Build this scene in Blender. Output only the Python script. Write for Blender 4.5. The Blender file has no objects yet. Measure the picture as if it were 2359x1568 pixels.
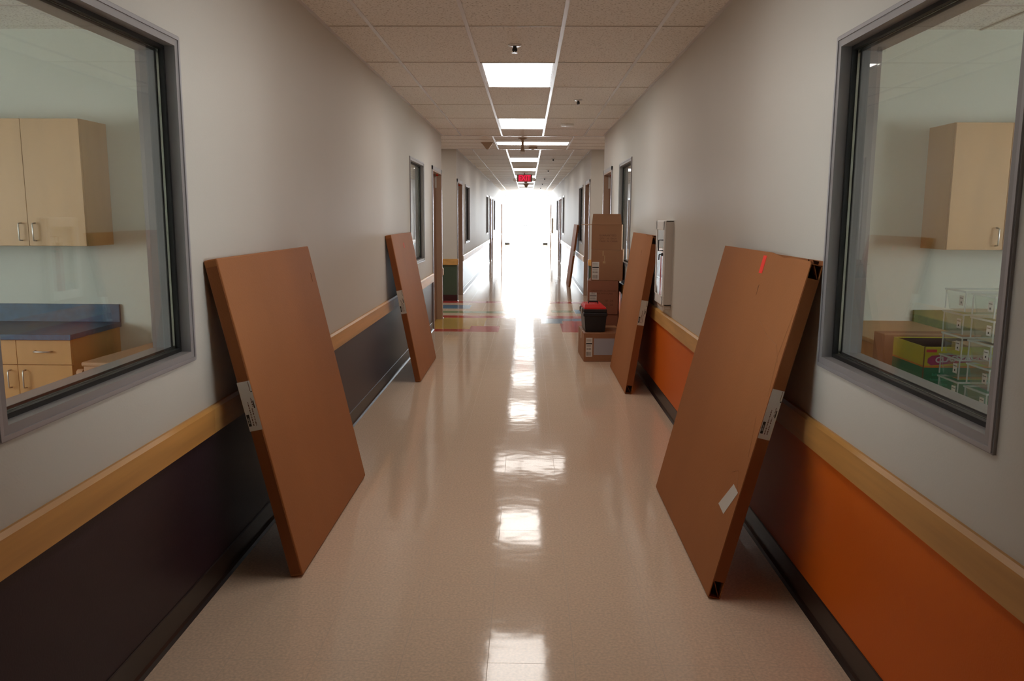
import bpy, bmesh, math, random
from mathutils import Vector, Matrix
random.seed(7)
S = bpy.context.scene
COL = S.collection
PI = math.pi

# ---------------------------------------------------------------- camera
W_PX, H_PX, F_PX = 2359, 1568, 1867.9
PITCH, YAW, ROLL, CAM_Z = .1518, -.0188, .005, 1.5512
cp, sp = math.cos(PITCH), math.sin(PITCH)
fwd = Vector((math.sin(YAW) * cp, math.cos(YAW) * cp, -sp))
r0 = Vector((math.cos(YAW), -math.sin(YAW), 0)); u0 = r0.cross(fwd)
rt = r0 * math.cos(ROLL) + u0 * math.sin(ROLL); up = -r0 * math.sin(ROLL) + u0 * math.cos(ROLL)
cd = bpy.data.cameras.new('camera'); cam = bpy.data.objects.new('camera', cd); COL.objects.link(cam)
cd.sensor_width = 36; cd.lens = F_PX / W_PX * 36; cd.clip_start = .05; cd.clip_end = 200
cam.matrix_world = Matrix(((rt.x, up.x, -fwd.x, 0), (rt.y, up.y, -fwd.y, 0), (rt.z, up.z, -fwd.z, CAM_Z), (0, 0, 0, 1)))
S.camera = cam

# ---------------------------------------------------------------- light and exposure
w = bpy.data.worlds.new('sky'); S.world = w; w.use_nodes = True
bg = w.node_tree.nodes['Background']; bg.inputs[0].default_value = (.86, .93, 1, 1); bg.inputs[1].default_value = 14.0
S.view_settings.view_transform = 'Standard'; S.view_settings.look = 'None'
S.view_settings.exposure = 0.10; S.view_settings.gamma = 1; S.view_settings.use_curve_mapping = False
LAMP = 6.3          # radiance of the ceiling light diffusers
LAMP_COL = (1, .95, .89)

def area(name, loc, rot, sx, sy, power, col):
    l = bpy.data.lights.new(name, 'AREA'); l.shape = 'RECTANGLE'; l.size = sx; l.size_y = sy; l.energy = power; l.color = col
    o = bpy.data.objects.new(name, l); COL.objects.link(o); o.location = loc; o.rotation_euler = rot
    return o
XL, XR, ZC = -1.302, 1.128, 2.744          # corridor walls, ceiling
END = 46.0
# daylight: through the glass doors at the far end and the classroom windows
area('daylight_entrance', ((XL + XR) / 2, END + .35, 1.45), (-PI / 2, 0, 0), 2.3, 2.5, 800, (.86, .93, 1))
for sx, nm in ((-1, 'daylight_classroom'), (1, 'daylight_playroom')):
    area(nm, (sx * 6.7, 1.3, 1.6), (0, sx * PI / 2, 0), 1.4, 2.0, 12, (.93, 1, .90))
for sx, nm in ((-1, 'daylight_second_classroom'), (1, 'daylight_second_playroom')):
    area(nm, (sx * 6.7, 9.0, 1.6), (0, sx * PI / 2, 0), 1.4, 3.0, 16, (.9, 1, .98))
S.cycles.max_bounces = 8; S.cycles.diffuse_bounces = 6; S.cycles.glossy_bounces = 4; S.cycles.transparent_max_bounces = 24
S.cycles.transmission_bounces = 4
S.cycles.sample_clamp_indirect = 6; S.cycles.use_denoising = True; S.cycles.caustics_reflective = False; S.cycles.caustics_refractive = False
S.cycles.blur_glossy = .5

# ---------------------------------------------------------------- materials
M = {}
def mat(name, col, rough=.6, metal=0, spec=.5, emit=None, estr=0, noise=None, bump=None, coat=0, noise_scale=(1, 1, 1)):
    m = bpy.data.materials.new(name); m.use_nodes = True; nt = m.node_tree; b = nt.nodes['Principled BSDF']
    b.inputs['Base Color'].default_value = (*col, 1); b.inputs['Roughness'].default_value = rough
    b.inputs['Metallic'].default_value = metal; b.inputs['Specular IOR Level'].default_value = spec
    if coat: b.inputs['Coat Weight'].default_value = coat; b.inputs['Coat Roughness'].default_value = .1
    if emit: b.inputs['Emission Color'].default_value = (*emit, 1); b.inputs['Emission Strength'].default_value = estr
    if noise or bump:
        tc = nt.nodes.new('ShaderNodeTexCoord'); mp = nt.nodes.new('ShaderNodeMapping'); mp.inputs['Scale'].default_value = noise_scale
        nt.links.new(tc.outputs['Object'], mp.inputs['Vector'])
    if noise:
        sc, amt = noise; n = nt.nodes.new('ShaderNodeTexNoise'); n.inputs['Scale'].default_value = sc; n.inputs['Detail'].default_value = 6
        nt.links.new(mp.outputs[0], n.inputs['Vector'])
        rp = nt.nodes.new('ShaderNodeValToRGB'); rp.color_ramp.elements[0].position = .3; rp.color_ramp.elements[1].position = .7
        rp.color_ramp.elements[0].color = (*[c * (1 - amt) for c in col], 1); rp.color_ramp.elements[1].color = (*[min(1, c * (1 + amt)) for c in col], 1)
        nt.links.new(n.outputs['Fac'], rp.inputs[0]); nt.links.new(rp.outputs[0], b.inputs['Base Color'])
    if bump:
        sc, st = bump; n2 = nt.nodes.new('ShaderNodeTexNoise'); n2.inputs['Scale'].default_value = sc; n2.inputs['Detail'].default_value = 3
        nt.links.new(mp.outputs[0], n2.inputs['Vector'])
        bp = nt.nodes.new('ShaderNodeBump'); bp.inputs['Strength'].default_value = st; bp.inputs['Distance'].default_value = .01
        nt.links.new(n2.outputs['Fac'], bp.inputs['Height']); nt.links.new(bp.outputs[0], b.inputs['Normal'])
    M[name] = m
    return m
mat('paint', (.63, .60, .55), .55, noise=(1.1, .02), bump=(140, .05), spec=.35)
mat('room_paint', (.56, .57, .49), .6)
mat('wainscot_dark', (.036, .019, .028), .34, spec=.22, bump=(140, .04))
mat('wainscot_orange', (.72, .15, .015), .42, bump=(140, .05), spec=.15)
mat('wainscot_green', (.07, .10, .065), .3, bump=(140, .04))
mat('base_dark', (.032, .02, .017), .33)
mat('base_maroon', (.05, .012, .014), .35)
mat('grid_white', (.74, .73, .76), .27)
mat('grid_tan', (.50, .44, .38), .5)
mat('frame_metal', (.33, .315, .32), .4, metal=.15)
mat('frame_lip', (.42, .41, .43), .35, metal=.3)
mat('door_frame', (.46, .32, .235), .45)
mat('door_wood', (.20, .10, .06), .3, noise=(8, .2), noise_scale=(1, 1, .15))
mat('gasket', (.006, .006, .006), .5)
mat('spacer', (.55, .54, .5), .25, metal=1)
mat('maple', (.70, .385, .12), .36, noise=(2.6, .2), noise_scale=(2, .5, 5))
mat('maple_dark', (.62, .31, .085), .36, noise=(3.2, .2), noise_scale=(2, .25, 5))
mat('maple_edge', (.62, .42, .20), .4)
mat('cab_wood', (.47, .27, .10), .45, noise=(5, .06), noise_scale=(2, 2, .3))
mat('cab_wood_low', (.50, .26, .085), .45, noise=(5, .08), noise_scale=(2, 2, .3))
mat('gap_dark', (.03, .02, .015), .8)
mat('laminate_blue', (.012, .07, .13), .5, noise=(30, .25))
mat('laminate_green', (.13, .13, .018), .5, noise=(30, .2))
mat('steel', (.55, .54, .5), .28, metal=1)
mat('aluminium', (.75, .76, .78), .35, metal=.8)
mat('card', (.37, .138, .043), .66, noise=(2.2, .05), bump=(160, .10), spec=.3, noise_scale=(1, 1, .4))
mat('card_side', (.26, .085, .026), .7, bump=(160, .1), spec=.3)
mat('card_box', (.30, .135, .062), .6, noise=(3, .06), bump=(120, .08))
mat('card_box_dark', (.27, .105, .055), .62, noise=(3, .06), bump=(120, .08))
mat('card_tan', (.42, .235, .12), .6)
mat('card_inside_shade', (.05, .022, .01), .9)  # near black: shade of open insides put into the card colour
mat('tape', (.46, .30, .16), .18)
mat('scuff', (.15, .06, .025), .8)
mat('crease', (.38, .16, .065), .6)
mat('paper', (.62, .60, .56), .6)
mat('paper_grey', (.36, .36, .40), .5)
mat('ink', (.012, .010, .010), .6)
mat('ink_soft', (.12, .05, .03), .7)
mat('ink_grey', (.20, .18, .16), .7)
mat('sticker_red', (1, .035, .02), .6)
mat('white_enamel', (.86, .85, .83), .3)
mat('cream_enamel', (.60, .55, .50), .4)
mat('white_plastic', (.8, .79, .77), .3)
mat('brown_plastic', (.38, .27, .19), .5)
mat('black_plastic', (.012, .013, .016), .38)
mat('black_metal', (.015, .015, .02), .35)
mat('red_plastic', (.62, .018, .018), .4)
mat('ext_red', (.5, .02, .02), .3)
mat('exit_red', (.6, .01, .05), .5, emit=(1, .015, .09), estr=.75)
mat('exit_face', (.35, .02, .04), .5, emit=(1, .03, .05), estr=.22)
mat('exit_housing', (.25, .17, .13), .6)
mat('diffuser', (.9, .9, .9), .5, emit=LAMP_COL, estr=LAMP)
mat('diffuser_room', (.9, .9, .9), .5, emit=(1, .97, .9), estr=4)
mat('sky_strip_teal', (.020, .085, .115), .6)  # teal that comes out as pale blue sky under the bright world
mat('concrete', (.5, .5, .5), .8)
mat('pack_yellow', (.42, .37, .012), .45)
mat('pack_green', (.006, .125, .052), .45)
mat('pack_orange', (.55, .16, .01), .5)
mat('pack_magenta', (.30, .015, .09), .5)
mat('pack_red', (.42, .012, .02), .5)
mat('pack_white', (.5, .5, .52), .5)
mat('pack_text', (.04, .30, .18), .5)
mat('floor_red', (.55, .05, .045), .12, spec=.5)
mat('floor_yellow', (.66, .42, .10), .12, spec=.5)
mat('floor_green', (.30, .36, .19), .12, spec=.5)
mat('floor_blue', (.13, .25, .38), .12, spec=.5)
mat('room_floor', (.35, .30, .24), .3)
mat('shadow_rubber', (.05, .04, .035), .7)

def see_through(name, tint, ior, gain, rough=.02):
    m = bpy.data.materials.new(name); m.use_nodes = True; nt = m.node_tree; nt.nodes.clear()
    out = nt.nodes.new('ShaderNodeOutputMaterial'); mix = nt.nodes.new('ShaderNodeMixShader')
    tr = nt.nodes.new('ShaderNodeBsdfTransparent'); tr.inputs[0].default_value = (*tint, 1)
    gl = nt.nodes.new('ShaderNodeBsdfGlossy'); gl.inputs['Roughness'].default_value = rough; gl.inputs[0].default_value = (1, 1, 1, 1)
    fr = nt.nodes.new('ShaderNodeFresnel')          # same reflectance from both faces of the pane
    geo = nt.nodes.new('ShaderNodeNewGeometry'); mr = nt.nodes.new('ShaderNodeMapRange'); mr.inputs['To Min'].default_value = ior; mr.inputs['To Max'].default_value = 1 / ior
    nt.links.new(geo.outputs['Backfacing'], mr.inputs['Value']); nt.links.new(mr.outputs[0], fr.inputs[0])
    ma = nt.nodes.new('ShaderNodeMath'); ma.operation = 'MULTIPLY'; ma.inputs[1].default_value = gain; ma.use_clamp = True
    nt.links.new(fr.outputs[0], ma.inputs[0]); nt.links.new(ma.outputs[0], mix.inputs[0])
    nt.links.new(tr.outputs[0], mix.inputs[1]); nt.links.new(gl.outputs[0], mix.inputs[2]); nt.links.new(mix.outputs[0], out.inputs[0])
    M[name] = m
see_through('glass', (.965, .985, .96), 1.5, 1.25)
see_through('glass_clear', (.97, .98, .98), 1.45, .8)
see_through('clear_plastic', (.90, .93, .91), 1.5, 1.8, .08)
m = mat('clear_edge', (.75, .8, .78), .15); m.node_tree.nodes['Principled BSDF'].inputs['Alpha'].default_value = .45

def floor_material(name='floor_tile', col=(.80, .62, .465)):
    m = bpy.data.materials.new(name); m.use_nodes = True; nt = m.node_tree; b = nt.nodes['Principled BSDF']; N = nt.nodes.new; L = nt.links.new
    tc = N('ShaderNodeTexCoord'); sep = N('ShaderNodeSeparateXYZ'); L(tc.outputs['Object'], sep.inputs[0])
    def joint(axis, off):
        a = N('ShaderNodeMath'); a.operation = 'ADD'; a.inputs[1].default_value = 100 * .305 + off; L(sep.outputs[axis], a.inputs[0])
        d = N('ShaderNodeMath'); d.operation = 'DIVIDE'; d.inputs[1].default_value = .305; L(a.outputs[0], d.inputs[0])
        f = N('ShaderNodeMath'); f.operation = 'FRACT'; L(d.outputs[0], f.inputs[0])
        s = N('ShaderNodeMath'); s.operation = 'SUBTRACT'; s.inputs[1].default_value = .5; L(f.outputs[0], s.inputs[0])
        ab = N('ShaderNodeMath'); ab.operation = 'ABSOLUTE'; L(s.outputs[0], ab.inputs[0])
        g = N('ShaderNodeMath'); g.operation = 'GREATER_THAN'; g.inputs[1].default_value = .4965; L(ab.outputs[0], g.inputs[0])
        return g
    jx, jy = joint('X', .13), joint('Y', .10)
    mx = N('ShaderNodeMath'); mx.operation = 'MAXIMUM'; L(jx.outputs[0], mx.inputs[0]); L(jy.outputs[0], mx.inputs[1])
    n1 = N('ShaderNodeTexNoise'); n1.inputs['Scale'].default_value = 95; n1.inputs['Detail'].default_value = 5; L(tc.outputs['Object'], n1.inputs['Vector'])
    rp = N('ShaderNodeValToRGB'); rp.color_ramp.elements[0].position = .33; rp.color_ramp.elements[1].position = .66
    rp.color_ramp.elements[0].color = (*[c * .88 for c in col], 1); rp.color_ramp.elements[1].color = (*[c * 1.1 for c in col], 1); L(n1.outputs['Fac'], rp.inputs[0])
    mc = N('ShaderNodeMix'); mc.data_type = 'RGBA'; mc.inputs['B'].default_value = (*[c * .72 for c in col], 1)
    L(mx.outputs[0], mc.inputs['Factor']); L(rp.outputs[0], mc.inputs['A']); L(mc.outputs['Result'], b.inputs['Base Color'])
    rr = N('ShaderNodeMapRange'); rr.inputs['To Min'].default_value = .085; rr.inputs['To Max'].default_value = .5
    L(mx.outputs[0], rr.inputs['Value']); L(rr.outputs[0], b.inputs['Roughness'])
    n2 = N('ShaderNodeTexNoise'); n2.inputs['Scale'].default_value = 5.5; n2.inputs['Detail'].default_value = 2; L(tc.outputs['Object'], n2.inputs['Vector'])
    bp = N('ShaderNodeBump'); bp.inputs['Strength'].default_value = .10; bp.inputs['Distance'].default_value = .012
    L(n2.outputs['Fac'], bp.inputs['Height']); L(bp.outputs[0], b.inputs['Normal'])
    b.inputs['Specular IOR Level'].default_value = .6
    M[name] = m
floor_material()

def ceiling_material():
    m = bpy.data.materials.new('ceiling_tile'); m.use_nodes = True; nt = m.node_tree; b = nt.nodes['Principled BSDF']; N = nt.nodes.new; L = nt.links.new
    tc = N('ShaderNodeTexCoord'); n = N('ShaderNodeTexNoise'); n.inputs['Scale'].default_value = 75; n.inputs['Detail'].default_value = 4; L(tc.outputs['Object'], n.inputs['Vector'])
    rp = N('ShaderNodeValToRGB'); rp.color_ramp.elements[0].position = .30; rp.color_ramp.elements[1].position = .46
    rp.color_ramp.elements[0].color = (.44, .40, .35, 1); rp.color_ramp.elements[1].color = (.88, .86, .82, 1)
    L(n.outputs['Fac'], rp.inputs[0]); L(rp.outputs[0], b.inputs['Base Color'])
    bp = N('ShaderNodeBump'); bp.inputs['Strength'].default_value = .3; bp.inputs['Distance'].default_value = .003; L(n.outputs['Fac'], bp.inputs['Height']); L(bp.outputs[0], b.inputs['Normal'])
    b.inputs['Roughness'].default_value = .75
    M['ceiling_tile'] = m
ceiling_material()

# ---------------------------------------------------------------- mesh helpers
class MB:
    """collects boxes, quads, tubes and lathes; build() links them as ONE mesh object"""
    def __init__(s): s.v = []; s.f = []; s.mi = []; s.mats = []
    def _m(s, m):
        if m not in s.mats: s.mats.append(m)
        return s.mats.index(m)
    def raw(s, vs, fs, m, T=None):
        n = len(s.v); s.v += [tuple(T @ Vector(v)) if T else tuple(v) for v in vs]
        for f in fs: s.f.append([n + i for i in f]); s.mi.append(s._m(m))
        return s
    def box(s, a, b, m, T=None, bev=0):
        x0, y0, z0 = a; x1, y1, z1 = b
        x0, x1 = min(x0, x1), max(x0, x1); y0, y1 = min(y0, y1), max(y0, y1); z0, z1 = min(z0, z1), max(z0, z1)
        bm = bmesh.new(); bmesh.ops.create_cube(bm, size=1)
        for v in bm.verts: v.co = Vector(((x0 + x1) / 2 + v.co.x * (x1 - x0), (y0 + y1) / 2 + v.co.y * (y1 - y0), (z0 + z1) / 2 + v.co.z * (z1 - z0)))
        if bev: bmesh.ops.bevel(bm, geom=bm.edges[:], offset=bev, segments=2, affect='EDGES', profile=.5)
        bm.verts.index_update(); vs = [v.co.copy() for v in bm.verts]; fs = [[v.index for v in f.verts] for f in bm.faces]; bm.free()
        return s.raw(vs, fs, m, T)
    def prism(s, pts, z0, z1, m, T=None):
        """polygon pts (x, y) pushed from z0 to z1"""
        n = len(pts); vs = [(x, y, z0) for x, y in pts] + [(x, y, z1) for x, y in pts]
        return s.raw(vs, [list(range(n))[::-1], [n + i for i in range(n)]] + [[i, (i + 1) % n, n + (i + 1) % n, n + i] for i in range(n)], m, T)
    def quad(s, p, m, T=None): return s.raw(p, [[0, 1, 2, 3]], m, T)
    def lathe(s, prof, c, m, seg=20, axis='z', T=None):
        vs = []; fs = []; k = len(prof)
        for i in range(seg):
            a = 2 * PI * i / seg
            for r, h in prof:
                p = (r * math.cos(a), r * math.sin(a), h)
                if axis == 'x': p = (p[2], p[0], p[1])
                if axis == 'y': p = (p[0], p[2], p[1])
                vs.append((c[0] + p[0], c[1] + p[1], c[2] + p[2]))
        for i in range(seg):
            j = (i + 1) % seg
            for q in range(k - 1): fs.append([i * k + q, j * k + q, j * k + q + 1, i * k + q + 1])
        fs.append([i * k for i in range(seg)][::-1]); fs.append([i * k + k - 1 for i in range(seg)])
        return s.raw(vs, fs, m, T)
    def tube(s, pts, r, m, seg=8, T=None):
        pts = [Vector(p) for p in pts]; vs = []; fs = []
        for i, p in enumerate(pts):
            d = (pts[min(i + 1, len(pts) - 1)] - pts[max(i - 1, 0)]).normalized()
            a = d.orthogonal().normalized() if i == 0 else (a - d * a.dot(d)).normalized()
            b = d.cross(a)
            for q in range(seg): t = 2 * PI * q / seg; vs.append(p + a * math.cos(t) * r + b * math.sin(t) * r)
        for i in range(len(pts) - 1):
            for q in range(seg): fs.append([i * seg + q, i * seg + (q + 1) % seg, (i + 1) * seg + (q + 1) % seg, (i + 1) * seg + q])
        fs.append(list(range(seg))[::-1]); fs.append([(len(pts) - 1) * seg + q for q in range(seg)])
        return s.raw(vs, fs, m, T)
    def build(s, name, parent=None, smooth=False, fix=True):
        me = bpy.data.meshes.new(name); me.from_pydata([tuple(v) for v in s.v], [], s.f)
        for m in s.mats: me.materials.append(M[m])
        for p, i in zip(me.polygons, s.mi): p.material_index = i; p.use_smooth = smooth
        if fix:
            bm = bmesh.new(); bm.from_mesh(me); bmesh.ops.recalc_face_normals(bm, faces=bm.faces[:]); bm.to_mesh(me); bm.free()
        me.update()
        o = bpy.data.objects.new(name, me); COL.objects.link(o)
        if parent: o.parent = parent
        return o

def struct(o): o['kind'] = 'structure'; return o
def tag(o, label, cat, group=None):
    o['label'] = label; o['category'] = cat
    if group: o['group'] = group
    return o
def empty(name, loc, label, cat, group=None, rz=0):
    o = bpy.data.objects.new(name, None); COL.objects.link(o); o.location = loc; o.rotation_euler = (0, 0, rz); o.empty_display_size = .1
    return tag(o, label, cat, group)
def text(name, s, size, matname, T, parent, depth=.0006, squash=1, bold=0):
    c = bpy.data.curves.new(name, 'FONT'); c.body = s; c.size = size; c.extrude = depth; c.align_x = 'CENTER'; c.align_y = 'CENTER'; c.offset = bold
    o = bpy.data.objects.new(name + '_tmp', c); COL.objects.link(o)
    dg = bpy.context.evaluated_depsgraph_get(); me = bpy.data.meshes.new_from_object(o.evaluated_get(dg))
    bpy.data.objects.remove(o)
    me.name = name; me.materials.clear(); me.materials.append(M[matname])
    me.transform(T @ Matrix.Diagonal((squash, 1, 1, 1)))
    r = bpy.data.objects.new(name, me); COL.objects.link(r); r.parent = parent
    return r
def frame3(o, x, y, z):
    """matrix with columns x, y, z at origin o"""
    x, y, z = Vector(x), Vector(y), Vector(z)
    return Matrix(((x.x, y.x, z.x, o[0]), (x.y, y.y, z.y, o[1]), (x.z, y.z, z.z, o[2]), (0, 0, 0, 1)))
def copy_thing(root, loc, label=None, group=None, rz=None):
    c = root.copy(); COL.objects.link(c); c.location = loc
    if rz is not None: c.rotation_euler = (0, 0, rz)
    if label: c['label'] = label
    if group: c['group'] = group
    for ch in list(root.children):
        k = ch.copy(); COL.objects.link(k); k.parent = c
        for g in list(ch.children):
            q = g.copy(); COL.objects.link(q); q.parent = k
    return c

# ---------------------------------------------------------------- floor
TH = .12
Y0, Y1, Y2 = -5.4, 12.36, 14.93            # first corridor from Y0 to Y1, crossing hall to Y2, second corridor to END
fb = MB()
fb.box((XL - TH, Y0 - .2, -.06), (XR + TH, END, 0), 'floor_tile')
fb.box((-5, Y1, -.06), (XL - TH, Y2, 0), 'floor_tile'); fb.box((XR + TH, Y1, -.06), (5, Y2, 0), 'floor_tile')
fb.box((-6.6, -3, -.06), (XL - TH, Y1, 0), 'room_floor'); fb.box((XR + TH, -3, -.06), (6.6, Y1, 0), 'room_floor')
fb.box((-5, Y2, -.06), (XL - TH, END, 0), 'room_floor'); fb.box((XR + TH, Y2, -.06), (5, END, 0), 'room_floor')
def inlay(x0, x1, y0, y1, m): fb.box((x0, y0, -.01), (x1, y1, .0006), m)
inlay(XL, -.80, 10.90, 11.16, 'floor_red'); inlay(-.80, -.39, 10.90, 11.47, 'floor_red')
inlay(XL - .1, -.80, 11.16, 12.40, 'floor_yellow'); inlay(-.80, -.62, 11.47, 12.40, 'floor_yellow')
inlay(-3.6, 1.6, 12.42, 12.71, 'floor_red'); inlay(-3.6, -.37, 13.03, 13.32, 'floor_green'); inlay(-3.6, -.98, 13.66, 14.22, 'floor_blue')
inlay(-.39, -.10, 13.66, 14.0, 'floor_red'); inlay(-3.6, 3.6, 14.60, 14.90, 'floor_red')
inlay(.21, .52, 11.82, 12.40, 'floor_blue'); inlay(.52, XR, 12.12, 12.40, 'floor_blue'); inlay(.48, .95, 10.92, 11.80, 'floor_red'); inlay(.53, .95, 11.80, 12.1, 'floor_red')
inlay(.40, .77, 13.20, 13.50, 'floor_green'); inlay(.78, 2.2, 13.08, 13.62, 'floor_blue')
struct(fb.build('floor'))
gb = MB(); gb.box((-12, END, -.12), (12, END + 22, -.02), 'concrete'); struct(gb.build('ground'))

# ---------------------------------------------------------------- ceiling
cb = MB()
cb.box((-6.6, -3, ZC), (-4.9, Y1, ZC + .05), 'ceiling_tile'); cb.box((4.9, -3, ZC), (6.6, Y1, ZC + .05), 'ceiling_tile')
cb.box((-4.9, Y0 - .2, ZC), (4.9, END + .15, ZC + .05), 'ceiling_tile')
ceil = struct(cb.build('ceiling'))
g = MB(); gz = ZC - .006; hw = .012
TA, TB = -.397, .213
def bar(x0, x1, y0, y1): g.box((x0, y0, gz), (x1, y1, ZC + .001), 'grid_white')
for xx in (TA - .61, TA, TB, TB + .61): bar(xx - hw, xx + hw, Y0, 12.45); bar(xx - hw, xx + hw, 14.90, END)
yy = 5.384 - 8 * 1.22
for k in range(60):
    y = yy + k * 1.22
    if Y0 < y < 12.4 or 15.2 < y < END - .1: g.box((XL, y - .006, ZC - .003), (XR, y + .006, ZC + .001), 'grid_tan')
for y in (12.46, 14.88): bar(-4.6, 4.6, y - hw, y + hw)
for y in (12.46 + .605, 12.46 + 1.21, 12.46 + 1.815): g.box((-4.6, y - .006, ZC - .003), (4.6, y + .006, ZC + .001), 'grid_tan')
for xx in (-4.19, -2.97, -1.75, -.54, .68, 1.9, 3.12): bar(xx - hw, xx + hw, 12.46, 14.88)
for a, b in ((Y0, Y1), (Y2, END)): bar(XL, XL + .022, a, b); bar(XR - .022, XR, a, b)
gr = g.build('ceiling_grid', ceil)
g = MB()      # classroom ceiling grids
for sx in (-1, 1):
    for k in range(4):
        x = sx * (1.66 + k * 1.22); g.box((x - .008, -3, gz), (x + .008, 5.47, ZC + .001), 'grid_tan')
    for k in range(14):
        y = 4.86 - k * .61; g.box((sx * 1.45, y - .008, gz), (sx * 6.4, y + .008, ZC + .001), 'grid_tan')
g.build('ceiling_grid', ceil)

# ---------------------------------------------------------------- walls with openings
RAIL0, RAIL1, BASE = .664, .775, .114
def wall_x(name, xa, xb, y0, y1, holes, low):
    """slab between xa and xb; holes = [(y0, y1, z0, z1)]; faces below the rail take the wainscot paint"""
    b = MB(); ys = sorted(holes); cur = y0
    def piece(ya, yb, za, zb):
        if yb - ya < 1e-4: return
        if za < .72: b.box((xa, ya, za), (xb, yb, min(zb, .72)), low)
        if zb > .72: b.box((xa, ya, max(za, .72)), (xb, yb, zb), 'paint')
    for (h0, h1, z0, z1) in ys:
        piece(cur, h0, 0, ZC)
        if z0 > 0: piece(h0, h1, 0, z0)
        piece(h0, h1, z1, ZC); cur = h1
    piece(cur, y1, 0, ZC)
    return struct(b.build(name))
WZ0, WZ1, DZ = .99, 2.20, 2.18
W_NEAR, W_MID, D_NEAR = (1.905, 3.10), (9.03, 10.22), (11.15, 12.25)
W_H2, D_H2 = [(16.95, 18.2), (25.5, 26.6), (31.0, 32.2)], [(15.06, 16.15), (27.6, 28.7), (28.95, 30.05), (39.4, 41.2)]
H1 = [(*W_NEAR, WZ0, WZ1), (*W_MID, WZ0, WZ1), (*D_NEAR, 0, DZ)]
H2 = [(*a, WZ0, WZ1) for a in W_H2] + [(*a, 0, DZ) for a in D_H2]
wall_x('wall_left', XL - TH, XL, Y0, Y1, H1, 'wainscot_dark')
wall_x('wall_right', XR, XR + TH, Y0, Y1, H1, 'wainscot_orange')
wall_x('wall_left_far', XL - TH, XL, Y2, END, H2, 'wainscot_green')
wall_x('wall_right_far', XR, XR + TH, Y2, END, H2, 'wainscot_green')
b = MB()
for x0, x1 in ((-5, XL - TH), (XR + TH, 5)):
    b.box((x0, Y2, 0), (x1, Y2 + .1, .72), 'wainscot_green'); b.box((x0, Y2, .72), (x1, Y2 + .1, ZC), 'paint')
struct(b.build('wall_crossing_far'))
b = MB()
for x0, x1 in ((-5, XL - TH), (XR + TH, 5)):
    b.box((x0, Y1 - .1, 0), (x1, Y1, .72), 'wainscot_green'); b.box((x0, Y1 - .1, .72), (x1, Y1, ZC), 'paint')
struct(b.build('wall_crossing_near'))
b = MB(); b.box((-5, Y1, 0), (-4.9, Y2, ZC), 'paint'); b.box((4.9, Y1, 0), (5, Y2, ZC), 'paint'); struct(b.build('wall_crossing_ends'))
b = MB(); b.box((XL - TH, Y0 - .1, 0), (XR + TH, Y0, ZC), 'paint'); struct(b.build('wall_back'))
for sx, nm, px in ((-1, 'wall_classroom', XL - TH), (1, 'wall_playroom', XR + TH)):
    b = MB(); X = sx * 6.5
    b.box((px, 5.47, 0), (X, 5.57, ZC), 'room_paint')
    b.box((px, -3.1, 0), (X, -3, ZC), 'room_paint')
    for (ya, yb, h0, h1) in ((-3, 5.47, 0.0, 2.8), (5.57, Y1 - .1, 7.5, 10.5)):      # outer wall with its window
        b.box((X, ya, 0), (X + sx * .1, h0, ZC), 'room_paint'); b.box((X, h1, 0), (X + sx * .1, yb, ZC), 'room_paint')
        b.box((X, h0, 0), (X + sx * .1, h1, .9), 'room_paint'); b.box((X, h0, 2.3), (X + sx * .1, h1, ZC), 'room_paint')
    struct(b.build(nm))
    b = MB(); b.box((sx * 5, Y2, 0), (sx * 4.9, END, ZC), 'room_paint'); b.box((px, END - .1, 0), (sx * 5, END, ZC), 'room_paint'); struct(b.build(nm + '_far'))

# rails and baseboards
def rail(name, side, y0, y1, joints=()):
    x = XL if side < 0 else XR; d = -side
    b = MB(); pts = [y0] + list(joints) + [y1]
    for i in range(len(pts) - 1):
        a, c = pts[i], pts[i + 1] - (.0012 if i < len(pts) - 2 else 0)
        vs = [(x, a, RAIL0), (x + d * .022, a, RAIL0), (x + d * .022, a, RAIL1 - .012), (x + d * .010, a, RAIL1), (x, a, RAIL1)]
        n = 5; vs += [(p[0], c, p[2]) for p in vs]
        b.raw(vs, [[4, 3, 2, 1, 0], [5, 6, 7, 8, 9]] + [[k, (k + 1) % n, n + (k + 1) % n, n + k] for k in range(n)], 'maple' if i % 2 == 0 else 'maple_dark')
    return struct(b.build(name))
rail('trim_1', -1, Y0, D_NEAR[0] - .05, (-.4, 3.22, 5.03, 7.7)); rail('trim_2', 1, Y0, D_NEAR[0] - .05, (-1, 4.4, 7.5))
rail('trim_3', -1, D_NEAR[1] + .05, Y1); rail('trim_4', 1, D_NEAR[1] + .05, Y1)
k = 5
for side in (-1, 1):
    cur = Y2
    for d0, d1 in D_H2 + [(END, END)]:
        if d0 - .05 - cur > .05: rail('trim_%d' % k, side, cur, d0 - .05); k += 1
        cur = d1 + .05
b = MB(); b.box((-4.9, Y2 - .022, RAIL0), (XL - .001, Y2, RAIL1), 'maple', bev=.003); b.box((XR + .001, Y2 - .022, RAIL0), (4.9, Y2, RAIL1), 'maple', bev=.003); struct(b.build('trim_%d' % k)); k += 1
def baseboard(name, side, segs, m):
    x = XL if side < 0 else XR; d = -side; b = MB()
    for y0, y1 in segs:
        vs = [(x, y0, 0), (x + d * .020, y0, 0), (x + d * .010, y0, .010), (x + d * .005, y0, .022), (x + d * .005, y0, BASE - .004), (x + d * .002, y0, BASE), (x, y0, BASE)]
        n = len(vs); vs += [(p[0], y1, p[2]) for p in vs]
        b.raw(vs, [list(range(n))[::-1], [n + i for i in range(n)]] + [[i, (i + 1) % n, n + (i + 1) % n, n + i] for i in range(n)], m)
    return struct(b.build(name))
baseboard('baseboard_left', -1, [(Y0, D_NEAR[0] - .05), (D_NEAR[1] + .05, Y1)], 'base_dark')
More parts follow.
